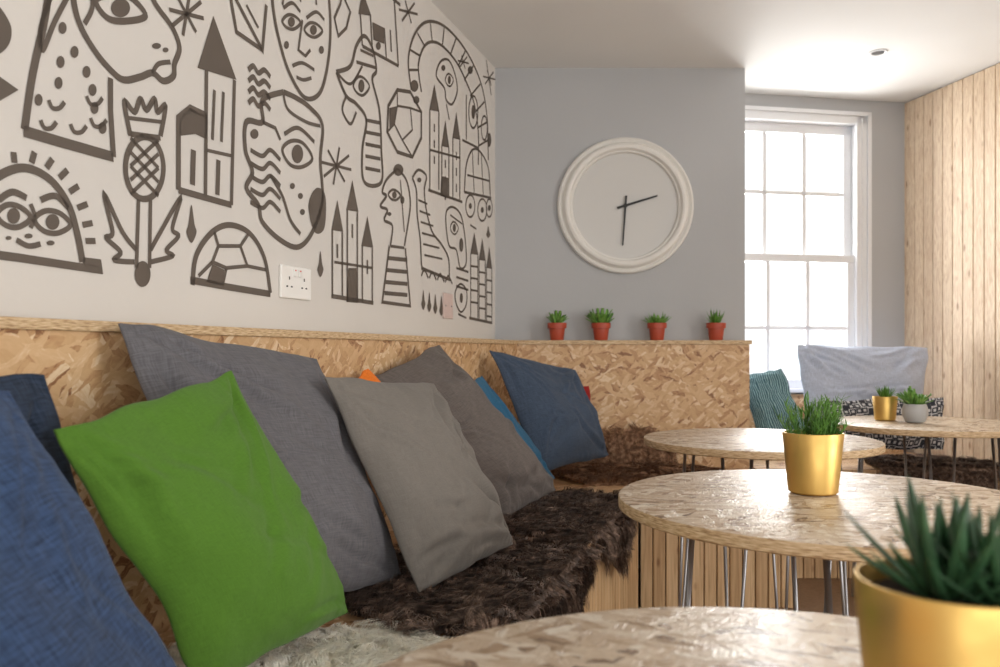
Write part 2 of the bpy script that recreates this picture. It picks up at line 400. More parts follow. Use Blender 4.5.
fill([(-6,5),(10,25),(8,45),(-6,52)],True); fill([(-8,72),(4,80),(18,90),(-6,104)])
star(186,14,22); 
# eye sun dome
S([(-25,230),(-20,195),(0,175),(25,168),(50,180),(68,205),(77,235),(82,262)],.018)
Ln([(-25,252),(20,258),(99,270),(98,263),(82,261)],.018)
for (x,y,dx,dy) in [(-4,168,-3,-11),(14,163,-1,-11),(31,163,3,-11),(46,168,6,-9),(59,178,8,-8),(69,192,9,-6),(77,208,10,-4),(82,225,10,-2),(85,241,10,0)]:
    Ln([(x,y),(x+dx,y+dy)],.014)
eye(13,216,17,11,.1,.012); eye(52,222,18,11,.15,.012)
S([(-2,200),(12,192),(26,198)],.014); S([(40,200),(55,196),(68,208)],.014)
S([(16,240),(28,246),(40,244)],.012); D(28,236,4,2.5); D(50,243,4,2.5); D(8,238,3,2)
S([(30,204),(34,216),(30,228)],.010)
# thistle
S([(130,136),(124,102),(134,112),(140,99),(146,110),(154,99),(157,112),(165,106),(160,136)],.015)
Ln([(128,118),(161,122)],.010); Ln([(130,134),(160,138)],.014)
E(144,168,19,31,.016)
for k in (-14,0,14):
    Ln([(130,158+k-6),(158,178+k+4)],.010); Ln([(158,158+k-4),(130,178+k+2)],.010)
Ln([(138,199),(136,268)],.012); Ln([(150,200),(149,268)],.012); D(142,274,8,13)
S([(136,250),(122,232),(104,195),(112,232),(106,238),(120,252),(114,260),(134,262)],.013)
S([(150,250),(160,232),(180,198),(172,228),(178,236),(166,250),(172,256),(150,262)],.013)
drop(191,224,5,19)
# tower and house
fill([(213,16),(197,68),(236,80)]); Ln([(206,70),(205,196)]); Ln([(234,80),(231,205)]); Ln([(178,190),(231,205)],.018)
Ln([(178,190),(178,118),(190,108),(207,116)],.018); fill([(179,118),(190,108),(207,117),(207,140),(195,134),(179,136)])
Ln([(193,150),(192,185)],.020); Ln([(214,90),(212,140)],.012); Ln([(223,92),(221,142)],.012); Ln([(218,160),(217,195)],.018); Ln([(205,150),(232,156)],.01)
for k in range(4): S([(248,70+k*11),(253,66+k*11),(258,73+k*11),(264,70+k*11),(270,77+k*11)],.016)
Ln([(228,-15),(262,50),(266,5)],.014); Ln([(228,-15),(236,32),(262,50)],.014); Ln([(246,5),(258,28)],.01)
# mask face
S([(270,-30),(273,10),(280,45),(290,75),(305,98),(320,92),(328,60),(330,20),(326,-30)],.016)
eye(291,22,9,7); eye(313,30,9,7); S([(283,8),(292,3),(300,12)],.012); S([(306,18),(316,12),(324,20)],.012)
Ln([(302,20),(298,50),(305,56),(310,50)],.011); S([(292,66),(302,63),(314,70)],.012); S([(296,77),(303,80),(311,78)],.012); D(286,45,2.5,4); D(321,50,2.5,4)
Ln([(285,-10),(282,5)],.01); Ln([(300,-15),(300,2)],.01); Ln([(315,-10),(316,5)],.01)
# hound
S([(283,92),(262,100),(262,122),(246,122),(245,150),(252,172),(246,188),(258,205),(262,222),(280,240),(298,247),(312,232),(322,200),(320,160),(322,125),(310,108),(296,98),(283,92)],.018)
eye(297,154,15,13,.3,.013); S([(284,134),(298,128),(314,142)],.014)
S([(283,94),(288,110),(306,122),(320,126)],.012)
for k in range(5): S([(250,150+k*13),(262,156+k*13),(270,150+k*13),(280,160+k*13)],.014)
D(254,134,4,5); fill([(308,205),(316,188),(325,196),(324,228),(314,232)],True); S([(270,175),(282,196),(290,220),(300,234)],.014)
D(300,196,2.5,3); D(292,186,2.5,3); D(302,212,2.5,3)
Ln([(262,122),(275,128),(280,140)],.012)
drop(320,264,3,13)
# igloo
S([(192,285),(196,255),(212,232),(230,225),(250,234),(264,258),(270,293)],.017); Ln([(190,280),(228,287),(270,294)],.02)
Ln([(218,246),(240,246),(247,266),(226,268),(212,262),(218,246)],.011); Ln([(218,246),(214,232)],.011); Ln([(240,246),(248,234)],.011); Ln([(247,266),(266,270)],.011); Ln([(212,262),(198,276)],.011); Ln([(226,268),(222,286)],.011); fill([(206,282),(212,264),(224,270),(222,286)])
star(336,166,19)
# castle with three towers
for (x,yt,yb) in [(337,200,296),(352,180,302),(367,216,302)]:
    fill([(x,yt),(x-6,yt+30),(x+6,yt+32)]); Ln([(x-5,yt+30),(x-5,yb)],.011); Ln([(x+5,yt+32),(x+5,yb)],.011); Ln([(x,yt+44),(x,yt+58)],.012)
Ln([(331,296),(373,303)],.016); fill([(346,302),(348,268),(356,268),(358,303)]); Ln([(334,262),(372,268)],.01)
# rooster head
S([(336,72),(350,66),(356,46),(364,36),(372,48),(376,70),(372,80),(379,110),(381,150),(381,182),(364,182),(362,150),(366,120),(356,104),(346,96),(336,72)],.016)
Ln([(356,62),(376,68)],.013); Ln([(360,50),(373,56)],.011); eye(361,86,8,9)
for y in (122,134,146,158,170): Ln([(365,y-2),(380,y+1)],.014)
S([(336,72),(350,84),(362,66)],.011); S([(346,96),(342,110),(350,124),(356,112)],.012)
# top castle & bits
fill([(362,-10),(358,14),(371,16)]); Ln([(360,14),(362,46)],.011); Ln([(370,14),(372,50)],.011); fill([(372,22),(384,28),(384,44),(373,40)])
Ln([(362,46),(398,66)],.014); Ln([(384,28),(386,58)],.011); Ln([(394,0),(398,66)],.012); Ln([(388,-5),(400,5)],.014); D(378,46,2.5,4); Ln([(390,30),(391,52)],.012)
Ln([(342,-6),(350,12),(346,28),(338,36),(334,18),(340,4)],.012,True); star(408,12,12,3)
# gem
Ln([(397,90),(410,92),(421,112),(421,138),(412,157),(397,152),(387,132),(388,106)],.016,True)
Ln([(397,106),(410,108),(412,130),(402,140),(394,124)],.010,True); Ln([(397,90),(397,106)],.010); Ln([(421,112),(410,108)],.010); Ln([(412,157),(402,140)],.010); Ln([(387,132),(394,124)],.010); fill([(397,106),(394,124),(389,128),(389,108)])
# figure with striped skirt
S([(396,170),(386,180),(382,192),(386,196),(380,206),(387,210),(384,220),(392,226),(390,246)],.013); S([(396,168),(406,180),(410,202),(408,222),(404,246)],.013)
eye(394,195,6,5); D(398,170,5,6); Ln([(390,246),(404,248)],.012); Ln([(400,180),(404,232)],.009); D(402,200,2,4); D(389,214,2,2)
Ln([(389,246),(382,302),(410,306),(405,248)],.014)
for y in (258,270,282,293): Ln([(387-(y-258)*.08,y),(407,y+2)],.017)
# serpent arch
S([(411,90),(408,60),(414,35),(426,22),(442,25),(458,40),(472,62),(482,88),(487,120),(488,160)],.014)
S([(421,92),(418,66),(423,48),(431,42),(442,46),(456,62),(466,82),(474,104),(478,132),(478,165)],.014)
for (a,b_) in [((409,70),(418,70)),((410,50),(420,56)),((417,33),(425,47)),((430,23),(432,42)),((444,27),(442,46)),((456,38),(450,55)),((465,51),(458,66)),((473,66),(464,80)),((480,84),(470,96)),((484,102),(475,112)),((487,122),(477,128)),((488,140),(478,146))]: Ln([a,b_],.011)
D(414,86,4,6); D(416,100,3,4)
# castle row under arch
for (x,yt,yb,ww) in [(434,84,190,5),(445,120,196,4),(456,112,200,4)]:
    fill([(x,yt),(x-ww,yt+26),(x+ww,yt+28)]); Ln([(x-ww+.5,yt+26),(x-ww+.5,yb)],.012); Ln([(x+ww-.5,yt+28),(x+ww-.5,yb)],.012)
    for k in range(3): Ln([(x,yt+40+k*16),(x,yt+48+k*16)],.014)
Ln([(428,190),(462,202)],.014); Ln([(430,150),(460,158)],.011); fill([(440,196),(441,176),(448,178),(448,198)])
S([(436,76),(440,62),(448,60),(454,72),(457,90),(452,104),(446,100),(444,88)],.012,True); eye(449,80,4,6,.1,.009); D(443,68,2,3)
Ln([(446,104),(449,120)],.01)
# cart figures at right
for (cx,cy,rx,ry) in [(470,206,4.5,11),(482,210,4.5,11),(489,208,3,9)]: E(cx,cy,rx,ry,.011); D(cx,cy,1.5,3)
S([(464,192),(466,165),(472,150),(480,152),(488,168),(490,196)],.013); Ln([(464,192),(491,198)],.014); Ln([(467,175),(489,181)],.011); Ln([(472,152),(474,195)],.010); Ln([(481,154),(483,196)],.010)
E(473,112,4.5,16,.012); E(484,128,3,12,.011); Ln([(466,95),(466,140)],.012); Ln([(462,140),(478,148)],.013); D(473,112,1.8,7); D(470,70,2.5,4); star(489,78,8,3,.009); star(463,62,7,3,.009)
Ln([(486,60),(491,95)],.010); D(489,140,2,7)
# long neck beast
S([(412,178),(418,170),(426,176),(424,190),(426,210),(432,232),(441,244),(448,258),(449,276)],.013); S([(412,178),(416,190),(417,215),(420,240),(421,262),(422,268)],.013)
Ln([(421,268),(450,280)],.015); D(419,180,2,2.5)
for k in range(6): Ln([(418+k*1.2,200+k*11),(427+k*3,204+k*11)],.010)
for k in range(4): S([(421+k*8,276+k*2),(424+k*8,270+k*2),(428+k*8,278+k*2)],.012)
for k in range(4): drop(423+k*6,300+k*2,2,10)
# hooded figure & small things
S([(446,212),(452,207),(460,214),(464,232),(466,262),(460,268),(456,250),(449,246),(446,228)],.012,True); eye(454,228,4,6,.1,.009); D(461,245,2,7); Ln([(450,215),(462,224)],.009)
for k in range(3): Ln([(456,268+k*9),(468,272+k*9)],.012)
S([(455,292),(460,284),(466,290),(466,304),(461,312),(456,304)],.011,True); D(461,298,1.5,5); Ln([(458,314),(466,318)],.011)
for (x,yt,yb,ww) in [(474,232,318,4),(482,238,320,3.5),(489,246,322,3)]:
    fill([(x,yt),(x-ww,yt+22),(x+ww,yt+23)]); Ln([(x-ww+.4,yt+22),(x-ww+.4,yb)],.011); Ln([(x+ww-.4,yt+23),(x+ww-.4,yb)],.011)
    for k in range(4): Ln([(x-ww*.8,yt+34+k*12),(x+ww*.8,yt+35+k*12)],.011)
Ln([(469,318),(492,323)],.015); Ln([(470,225),(476,229)],.010); drop(488,232,2,6)
mesh('wall_mural',MV,MF,M_mural)

# ------------------------------------------------------------------ socket & plate
s,z=wuv((294,283))
so=empty('wall_socket',LW(s,0,z),ANG)
boxes('plate',[(-.073,.073,-.009,-.0005,-.043,.043)],M_plastic,bevel=.003,parent=so)
M_red,_,_=newmat('red_plastic',(.7,.03,.02),.4); M_blk,_,_=newmat('black',(.01,.01,.01),.5)
hol=[]; 
for cx in (-.036,.036):
    hol+= [(cx-.002,cx+.002,-.0096,-.009,.006,.014),(cx-.014,cx-.007,-.0096,-.009,-.014,-.010),(cx+.007,cx+.014,-.0096,-.009,-.014,-.010)]
boxes('pin_holes',hol,M_blk,parent=so)
boxes('switches',[(-.018,-.006,-.013,-.009,.016,.036),(.006,.018,-.013,-.009,.016,.036)],M_plastic,bevel=.001,parent=so)
boxes('switch_marks',[(-.015,-.009,-.0135,-.013,.030,.033),(.009,.015,-.0135,-.013,.030,.033)],M_red,parent=so)
s,z=wuv((447,306))
M_pink,_,_=newmat('pale_pink_plastic',(.66,.52,.48),.5)
so=empty('blank_wall_plate',LW(s,0,z),ANG)
boxes('plate',[(-.05,.05,-.007,-.0005,-.05,.05)],M_pink,bevel=.003,parent=so)
boxes('screws',[(-.034,-.028,-.008,-.007,-.003,.003),(.028,.034,-.008,-.007,-.003,.003)],M_steel,parent=so)

# ------------------------------------------------------------------ clock
c=P(625,206,3.8)
cl=empty('wall_clock',(c.x,3.8,c.z)); cl.rotation_euler=(math.pi/2,0,0)
R=.315
M_clock,_,_=newmat('clock_white',(.76,.74,.70),.4)
M_face,_,_=newmat('clock_face',(.60,.59,.57),.5)
prof=[(R,.001),(R,.018),(R*.985,.026),(R*.965,.028),(R*.95,.022),(R*.93,.018),(R*.915,.028),(R*.89,.040),(R*.86,.043),(R*.83,.040),(R*.81,.030),(R*.80,.022),(R*.785,.022),(R*.775,.014),(R*.77,.006)]
lathe('frame',prof,M_clock,seg=96,parent=cl,cap=False)
lathe('face',[(R*.78,.002),(R*.78,.006),(.0005,.006)],M_face,seg=96,parent=cl,cap=False)
def hand(name,a,L,tail,w,zz):
    d=Vector((math.cos(a),math.sin(a),0)); n=Vector((-d.y,d.x,0))
    pts=[-d*tail+n*w*.6,-d*tail-n*w*.6,d*L-n*w*.4,d*L+n*w*.4]
    V=[p+Vector((0,0,zz)) for p in pts]+[p+Vector((0,0,zz+.0015)) for p in pts]
    mesh(name,V,[(3,2,1,0),(4,5,6,7),(0,1,5,4),(1,2,6,5),(2,3,7,6),(3,0,4,7)],M_blk,parent=cl)
hand('minute_hand',math.radians(-94),.185,.045,.008,.015)
hand('hour_hand',math.radians(17),.155,.04,.010,.012)
lathe('hub',[(.010,.0062),(.010,.019),(.0005,.019)],M_blk,seg=24,parent=cl,cap=False)

# downlight
d=empty('ceiling_downlight',(1.66,3.6,H))
lathe('ring',[(.040,-.0005),(.040,-.004),(.032,-.005),(.027,-.002),(.027,-.0005)],M_white,seg=40,parent=d)
M_dim,_,_=newmat('lamp_glass',(.12,.12,.12),.2)
lathe('lens',[(.0265,-.0005),(.0265,-.003),(.0005,-.004)],M_dim,seg=32,parent=d,cap=False)

# ------------------------------------------------------------------ pillows
def pillow(name,c,mat,T=.075,seed=0,wr=1.0,pinch=.045,n=84,nc=20,back=.40):
    """c = TL,TR,BR,BL corner points; a stuffed cushion built about its centre"""
    TL,TR,BR,BL=[Vector(q) for q in c]
    cen=(TL+TR+BR+BL)/4
    nrm=(BL-TL).cross(TR-TL).normalized()      # points into the room
    rnd=random.Random(seed*17+5)
    du_=(TR-TL).normalized(); dv_=(BL-TL).normalized()
    cre=[]
    for k in range(nc):
        if k%3!=2:
            cu,cv=rnd.choice([(-1,-1),(1,-1),(1,1),(-1,1),(-1,-1),(1,-1)])
            u0=cu*(1-rnd.uniform(0,.3)); v0=cv*(1-rnd.uniform(0,.3))
            a=math.atan2(-cv,-cu)+rnd.uniform(-.6,.6); L=rnd.uniform(.5,1.3)
        else:
            u0=rnd.uniform(-.8,.6); v0=rnd.uniform(-.3,.9); a=rnd.uniform(-.7,.5); L=rnd.uniform(.4,.9)
        cre.append((u0,v0,math.cos(a),math.sin(a),L,rnd.uniform(.03,.07),rnd.uniform(.4,1.0),rnd.choice((1,-1)),rnd.uniform(-.5,.5)))
    V=[];Fc=[];UV=[]
    def pt(u,v,side):
        uu=u*(1-pinch*(1-v*v)*abs(u)**1.5); vv=v*(1-pinch*(1-u*u)*abs(v)**1.5)
        rc=max(0,abs(u)+abs(v)-1.72)/.28; uu*=1-.03*rc; vv*=1-.03*rc
        a=(uu+1)/2;b_=(vv+1)/2
        p=TL*(1-a)*(1-b_)+TR*a*(1-b_)+BR*a*b_+BL*(1-a)*b_
        g=max(0,(1-abs(u)**2.2))*max(0,(1-abs(v)**2.4))
        low=1+.28*v
        h=T*low*g**.6*(1.0 if side==1 else back)
        edge=min(1,(1-max(abs(u),abs(v)))*6)
        q=Vector((u*1.3+seed*3.1,v*1.3+seed*1.7,side*2.0+seed))
        k_=1.0 if side==1 else .4
        h+=k_*(edge*wr*.018*noise.noise(q)+edge*wr*.009*noise.noise(q*2.4)+edge*wr*.0016*noise.noise(q*6))
        if side==1:
            for (u0,v0,ca,sa,L,wd_,dp,sg,bend) in cre:
                du=u-u0; dv=v-v0; al=du*ca+dv*sa
                if al<-.1 or al>L+.1: continue
                ac=-du*sa+dv*ca-bend*al*al
                if abs(ac)>.4: continue
                t=max(0,min(1,al/L)); env=math.sin(math.pi*min(1,t*.9+.1))**.7*edge*dp*wr
                x=ac/wd_
                h+=env*.0115*(-math.exp(-x*x)+.75*math.exp(-(x-sg*1.7)**2*.55))
        if edge<1:
            tt=(v if abs(u)>abs(v) else u)
            h+=edge*(1-edge)*4*wr*.003*noise.noise(Vector((tt*14,seed*3,side*5)))
        wob=nrm*(noise.noise(Vector((u*1.2,v*1.2,seed*5.3)))*.014)
        inp=du_*noise.noise(Vector((v*2.2,seed*2,u)))*.010+dv_*noise.noise(Vector((u*2.2,seed*4,v+3)))*.010
        return p+nrm*side*max(h,.0022)+wob+inp-cen
    for side in (1,-1):
        base=len(V)
        for j in range(n+1):
            for i in range(n+1):
                u=2*i/n-1; v=2*j/n-1
                u=math.sin(u*math.pi/2)*.5+u*.5; v=math.sin(v*math.pi/2)*.5+v*.5
                V.append(pt(u,v,side)); UV.append(((u+1)/2,(v+1)/2))
        for j in range(n):
            for i in range(n):
                a=base+j*(n+1)+i; q=(a,a+n+1,a+n+2,a+1)
                Fc.append(q if side==1 else q[::-1])
    m=(n+1)*(n+1); ring=[i for i in range(n+1)]+[j*(n+1)+n for j in range(1,n+1)]+[n*(n+1)+i for i in range(n-1,-1,-1)]+[j*(n+1) for j in range(n-1,0,-1)]
    for k in range(len(ring)):
        a=ring[k];b_=ring[(k+1)%len(ring)]
        Fc.append((a,b_,b_+m,a+m))
    o=mesh(name,V,Fc,mat,True,loc=cen)
    uvl=o.data.uv_layers.new(name='UVMap')
    for lp in o.data.loops: uvl.data[lp.index].uv=UV[lp.vertex_index]
    return o

M_f_blue=fabric('denim_blue',(.032,.060,.13),300,.55)
M_f_denim=fabric('denim_dark',(.022,.034,.06),300,.5)
M_f_green=fabric('green_cotton',(.078,.18,.022),700,.15,.2)
M_f_grey=fabric('grey_linen',(.125,.122,.133),400,.25)
M_f_ogrey=fabric('warm_grey_cotton',(.18,.165,.148),600,.12,.2)
M_f_bgrey=fabric('brown_grey_linen',(.13,.112,.103),400,.22)
M_f_navy=fabric('slate_blue_linen',(.055,.078,.12),400,.3)
M_f_teal=fabric('teal_blue_cotton',(.03,.12,.22),450,.2)
M_f_orange=fabric('orange_cotton',(.75,.19,.025),450,.15)
M_f_red=fabric('red_cotton',(.30,.02,.018),450,.15)
M_f_pale=fabric('pale_blue_linen',(.46,.51,.63),450,.2)
M_f_weave,nt,b=newmat('teal_woven',(.1,.3,.35),.9)
tc=N(nt,'ShaderNodeTexCoord'); wv=N(nt,'ShaderNodeTexWave'); wv.inputs['Scale'].default_value=7; wv.inputs['Distortion'].default_value=6; wv.inputs['Detail'].default_value=3
nt.links.new(tc.outputs['UV'],wv.inputs['Vector']); r=ramp(nt,[(.2,(.03,.09,.12)),(.6,(.08,.21,.26)),(.9,(.32,.48,.50))]); nt.links.new(wv.outputs['Fac'],r.inputs['Fac']); nt.links.new(r.outputs['Color'],b.inputs['Base Color'])
M_f_pat,nt,b=newmat('black_white_pattern',(.5,.5,.5),.9)
tc=N(nt,'ShaderNodeTexCoord'); mp=N(nt,'ShaderNodeMapping'); mp.inputs['Scale'].default_value=(18,8,1); nt.links.new(tc.outputs['UV'],mp.inputs[0])
vo=N(nt,'ShaderNodeTexVoronoi'); vo.inputs['Scale'].default_value=1; vo.inputs['Randomness'].default_value=.25; vo.distance='CHEBYCHEV'; nt.links.new(mp.outputs[0],vo.inputs['Vector'])
wv=N(nt,'ShaderNodeMath',operation='MULTIPLY'); wv.inputs[1].default_value=14; nt.links.new(vo.outputs['Distance'],wv.inputs[0])
sn=N(nt,'ShaderNodeMath',operation='SINE'); nt.links.new(wv.outputs[0],sn.inputs[0])
r=ramp(nt,[(.0,(.03,.035,.05)),(.15,(.62,.63,.66))]); nt.links.new(sn.outputs[0],r.inputs['Fac']); nt.links.new(r.outputs['Color'],b.inputs['Base Color'])

pillow('grey_cushion',[P(112,319,1.35),P(320,355,1.88),P(406,582,1.84),(-.43,1.30,.57)],M_f_grey,T=.085,seed=1,wr=1.0,back=.3)
pillow('green_cushion',[P(46,428,.97),P(234,366,1.33),P(348,614,1.50),P(208,694,1.14)],M_f_green,T=.068,seed=2,wr=.6)
pillow('blue_denim_cushion',[(-.50,.44,.965),P(10,384,.84),P(190,712,1.0),(-.35,.56,.54)],M_f_blue,T=.05,seed=3,wr=.4)
pillow('dark_denim_cushion',[(-.66,.70,.98),P(42,369,1.08),(-.49,1.15,.52),(-.54,.75,.51)],M_f_denim,T=.03,seed=4,wr=.4)
pillow('warm_grey_cushion',[P(322,375,1.70),P(433,382,2.08),P(515,546,1.98),P(420,597,1.70)],M_f_ogrey,T=.08,seed=5,wr=1.0)
pillow('brown_grey_cushion',[P(360,380,2.22),P(438,342,2.58),P(557,492,2.67),P(503,523,2.47)],M_f_bgrey,T=.08,seed=6,wr=1.1)
pillow('orange_cushion',[P(344,390,2.08),P(366,366,2.22),P(475,505,2.36),P(430,540,2.12)],M_f_orange,T=.022,seed=7,wr=.2,n=40)
pillow('teal_blue_cushion',[P(452,388,2.78),P(482,374,2.98),P(557,480,3.0),P(520,490,2.8)],M_f_teal,T=.035,seed=8,wr=.6,n=48)
pillow('slate_blue_cushion',[P(489,348,3.14),P(576,369,3.44),P(609,457,3.40),P(540,474,3.02)],M_f_navy,T=.075,seed=9,wr=.9)
pillow('red_cushion',[P(548,386,3.55),P(590,385,3.63),P(592,452,3.60),P(555,450,3.53)],M_f_red,T=.02,seed=10,wr=.2,n=30)
pillow('pale_blue_cushion',[P(795,344,3.96),P(930,346,4.03),P(922,436,3.86),P(806,436,3.80)],M_f_pale,T=.08,seed=11,wr=1.2)
pillow('patterned_cushion',[P(828,400,3.72),P(944,397,3.80),P(945,450,3.70),P(832,450,3.66)],M_f_pat,T=.035,seed=12,wr=.3,n=40)
pillow('teal_woven_cushion',[P(738,374,4.0),P(782,368,3.90),P(812,440,3.74),P(762,450,3.76)],M_f_weave,T=.05,seed=13,wr=.5,n=40)

# ------------------------------------------------------------------ furs
def fur(name,surf,ca,cb,ra,rb,mat,count,L=.05,seed=0,flow=(0,1),wid=.0013):
    rnd=random.Random(seed)
    def inside(a,b_):
        da=(a-ca)/ra; db=(b_-cb)/rb; r_=math.hypot(da,db); an=math.atan2(db,da)
        return r_ < .88+.22*noise.noise(Vector((math.cos(an)*1.5,math.sin(an)*1.5,seed)))
    V=[];Fc=[]
    n=44; idx={}
    for j in range(n+1):
        for i in range(n+1):
            a=ca+ra*1.1*(2*i/n-1); b_=cb+rb*1.1*(2*j/n-1)
            if inside(a,b_):
                p,nr=surf(a,b_); idx[(i,j)]=len(V); V.append(p+nr*(.012+.008*noise.noise(Vector((a*8,b_*8,seed)))))
    for j in range(n):
        for i in range(n):
            k=[(i,j),(i+1,j),(i+1,j+1),(i,j+1)]
            if all(q in idx for q in k): Fc.append(tuple(idx[q] for q in k))
    made=0
    while made<count:
        a=ca+ra*1.1*rnd.uniform(-1,1); b_=cb+rb*1.1*rnd.uniform(-1,1)
        if not inside(a,b_): continue
        made+=1
        p,nr=surf(a,b_); e=.01
        pa,_=surf(a+e,b_); pb,_=surf(a,b_+e)
        ta=(pa-p).normalized(); tb=(pb-p).normalized()
        ca_=round(a/.03+noise.noise(Vector((a*30,b_*30,1)))*1.0); cb_=round(b_/.03+noise.noise(Vector((a*30,b_*30,5)))*1.0)
        q=Vector((a*7,b_*7,seed*3.3)); 
        an=noise.noise(q)*2.4+noise.noise(Vector((ca_*.77,cb_*.91,seed)))*2.6+rnd.uniform(-.22,.22)
        fa,fb=flow; dx=fa*math.cos(an)-fb*math.sin(an); dy=fa*math.sin(an)+fb*math.cos(an)
        d=(ta*dx+tb*dy).normalized()
        up=.6+.6*noise.noise(Vector((ca_*1.3,cb_*1.1,seed+7)))
        l=L*rnd.uniform(.65,1.15)
        p0=p+nr*.006; p1=p0+(d*.5+nr*up).normalized()*l*.5; p2=p1+(d*1.0+nr*(up-.45)+Vector((0,0,-.15))).normalized()*l*.55
        sd=(d.cross(nr)).normalized()*wid
        if rnd.random()<.5: sd=(sd+nr*wid*.5)
        k=len(V); V+= [p0-sd,p0+sd,p1-sd*.9,p1+sd*.9,p2]
        Fc+= [(k,k+1,k+3,k+2),(k+2,k+3,k+4)]
    return mesh(name,V,Fc,mat)
def surfL(s,t):
    tf=TF+.016
    if t<tf: 
        return LW(s,t,SZ+.002), Vector((0,0,1))
    return LW(s,tf+.004,SZ+.002-(t-tf)), Vector((ct,-st,0))
def surfB(a,b_):
    if b_<0: return Vector((a,3.186,SZ+b_)), Vector((0,-1,0))
    if b_<.45: return Vector((a,3.2+b_,SZ+.002)), Vector((0,0,1))
    return Vector((a,3.66,SZ+.002+(b_-.45))), Vector((0,-1,0))
def surfW(a,b_):
    if b_<0: return Vector((a,WF-.014,SZ+b_)), Vector((0,-1,0))
    return Vector((a,WF+b_,SZ+.002)), Vector((0,0,1))
fur('cream_sheepskin',surfL,1.34,.52,.50,.40,M_furW,48000,.036,1,(0,1),.0010)
fur('dark_fur_throw',surfL,2.13,.60,.43,.38,M_furD,34000,.055,2,(0,1),.0012)
fur('dark_fur_throw.001',surfL,2.92,.58,.42,.36,M_furD,20000,.055,3)
fur('brown_fur_throw',surfB,.54,.27,.38,.42,M_furB,18000,.055,4,(0,-1))
fur('dark_fur_throw.002',surfW,1.92,.04,.33,.32,M_furD,14000,.055,5,(0,-1))

# ------------------------------------------------------------------ tables
TZ=.72
def table(cx,cy,r=.395,rot=0.0,nm='round_table'):
    e=empty(nm,(cx,cy,0),rot)
    th_=.024; k_=r/.395
    lathe('tabletop_surface',[(.0005,TZ-.0005),(r-.004,TZ-.0005),(r-.001,TZ-.002)][::-1],M_table,seg=128,parent=e,cap=False)
    lathe('tabletop_edge',[(.001,TZ-th_),(r-.004,TZ-th_),(r,TZ-th_+.003),(r,TZ-.004),(r-.0012,TZ-.0015)],M_edge,seg=128,parent=e,cap=False)
    for k in range(4):
        a=math.pi/4+k*math.pi/2; d=Vector((math.cos(a),math.sin(a),0)); n=Vector((-d.y,d.x,0))
        top=TZ-th_-.003; q=[]
        q.append(d*.25*k_+n*.045+Vector((0,0,top))); q.append(d*.29*k_+n*.012+Vector((0,0,.02)))
        q.append(d*.292*k_+n*.006+Vector((0,0,.009))); q.append(d*.292*k_-n*.006+Vector((0,0,.009)))
        q.append(d*.29*k_-n*.012+Vector((0,0,.02))); q.append(d*.25*k_-n*.045+Vector((0,0,top)))
        V,Fc=tubedata(q,.0055,10); mesh('leg_%d'%(k+1),V,Fc,M_steel,True,parent=e)
        v,f=boxdata(-.06,.06,-.03,.03,top-.001,top+.0025)
        mesh('leg_plate_%d'%(k+1),v,f,M_steel,parent=e,loc=d*.25*k_,rotz=a+math.pi/2)
    return e
table(.215,.512,nm='round_table',rot=.3)
table(.630,1.565,nm='round_table.001',rot=.55,r=.40)
table(.842,2.66,nm='round_table.002',rot=.2,r=.37)
table(1.70,3.26,nm='round_table.003',rot=.5,r=.375)

# ------------------------------------------------------------------ plants
def leafmat(name,c0,c1,rough=.45):
    m,nt,b=newmat(name,c0,rough)
    tc=N(nt,'ShaderNodeTexCoord'); n=N(nt,'ShaderNodeTexNoise'); n.inputs['Scale'].default_value=35
    nt.links.new(tc.outputs['Object'],n.inputs['Vector']); r=ramp(nt,[(.35,c0),(.65,c1)]); nt.links.new(n.outputs['Fac'],r.inputs['Fac']); nt.links.new(r.outputs['Color'],b.inputs['Base Color']); return m
M_l1=leafmat('leaf_green',(.05,.16,.02),(.15,.33,.05)); M_l2=leafmat('succulent_dark',(.020,.060,.025),(.050,.13,.055),.35); M_l3=leafmat('leaf_bright',(.07,.22,.025),(.22,.42,.09))
def leaf(V,Fc,base,az,el,L,w,curve,thick=.3,seg=7,shape=.5):
    p=Vector(base); h=Vector((math.cos(az),math.sin(az),0)); s=Vector((-h.y,h.x,0)); k0=len(V); e=el
    for i in range(seg+1):
        t=i/seg
        d=h*math.cos(e)+Vector((0,0,math.sin(e))); nn=s.cross(d)
        ww=w*(math.sin(math.pi*(t*.8+.2*(1-t)**1)) if shape>1 else (1-t)**.7*(.75+.6*t)) 
        ww=max(ww,.0002)
        V+= [p-s*ww/2,p+nn*ww*thick*-.5,p+s*ww/2,p+nn*ww*thick*.25]
        p=p+d*(L/seg); e+=curve/seg
    for i in range(seg):
        for k in range(4):
            a=k0+i*4+k; b_=k0+i*4+(k+1)%4
            Fc.append((a,b_,b_+4,a+4))
def pot(e,prof_r0,prof_r1,h,mat,lip=.003):
    lathe('pot',[(prof_r0*.92,.0005),(prof_r0,.004),(prof_r1,h-.002),(prof_r1-.001,h),(prof_r1-lip,h),(prof_r1-lip-.002,h-.018)],mat,seg=64,parent=e)
    lathe('soil',[(prof_r1-lip-.002,h-.022),(prof_r1-lip-.003,h-.014),(.0005,h-.010)],M_soil,seg=32,parent=e,cap=False)
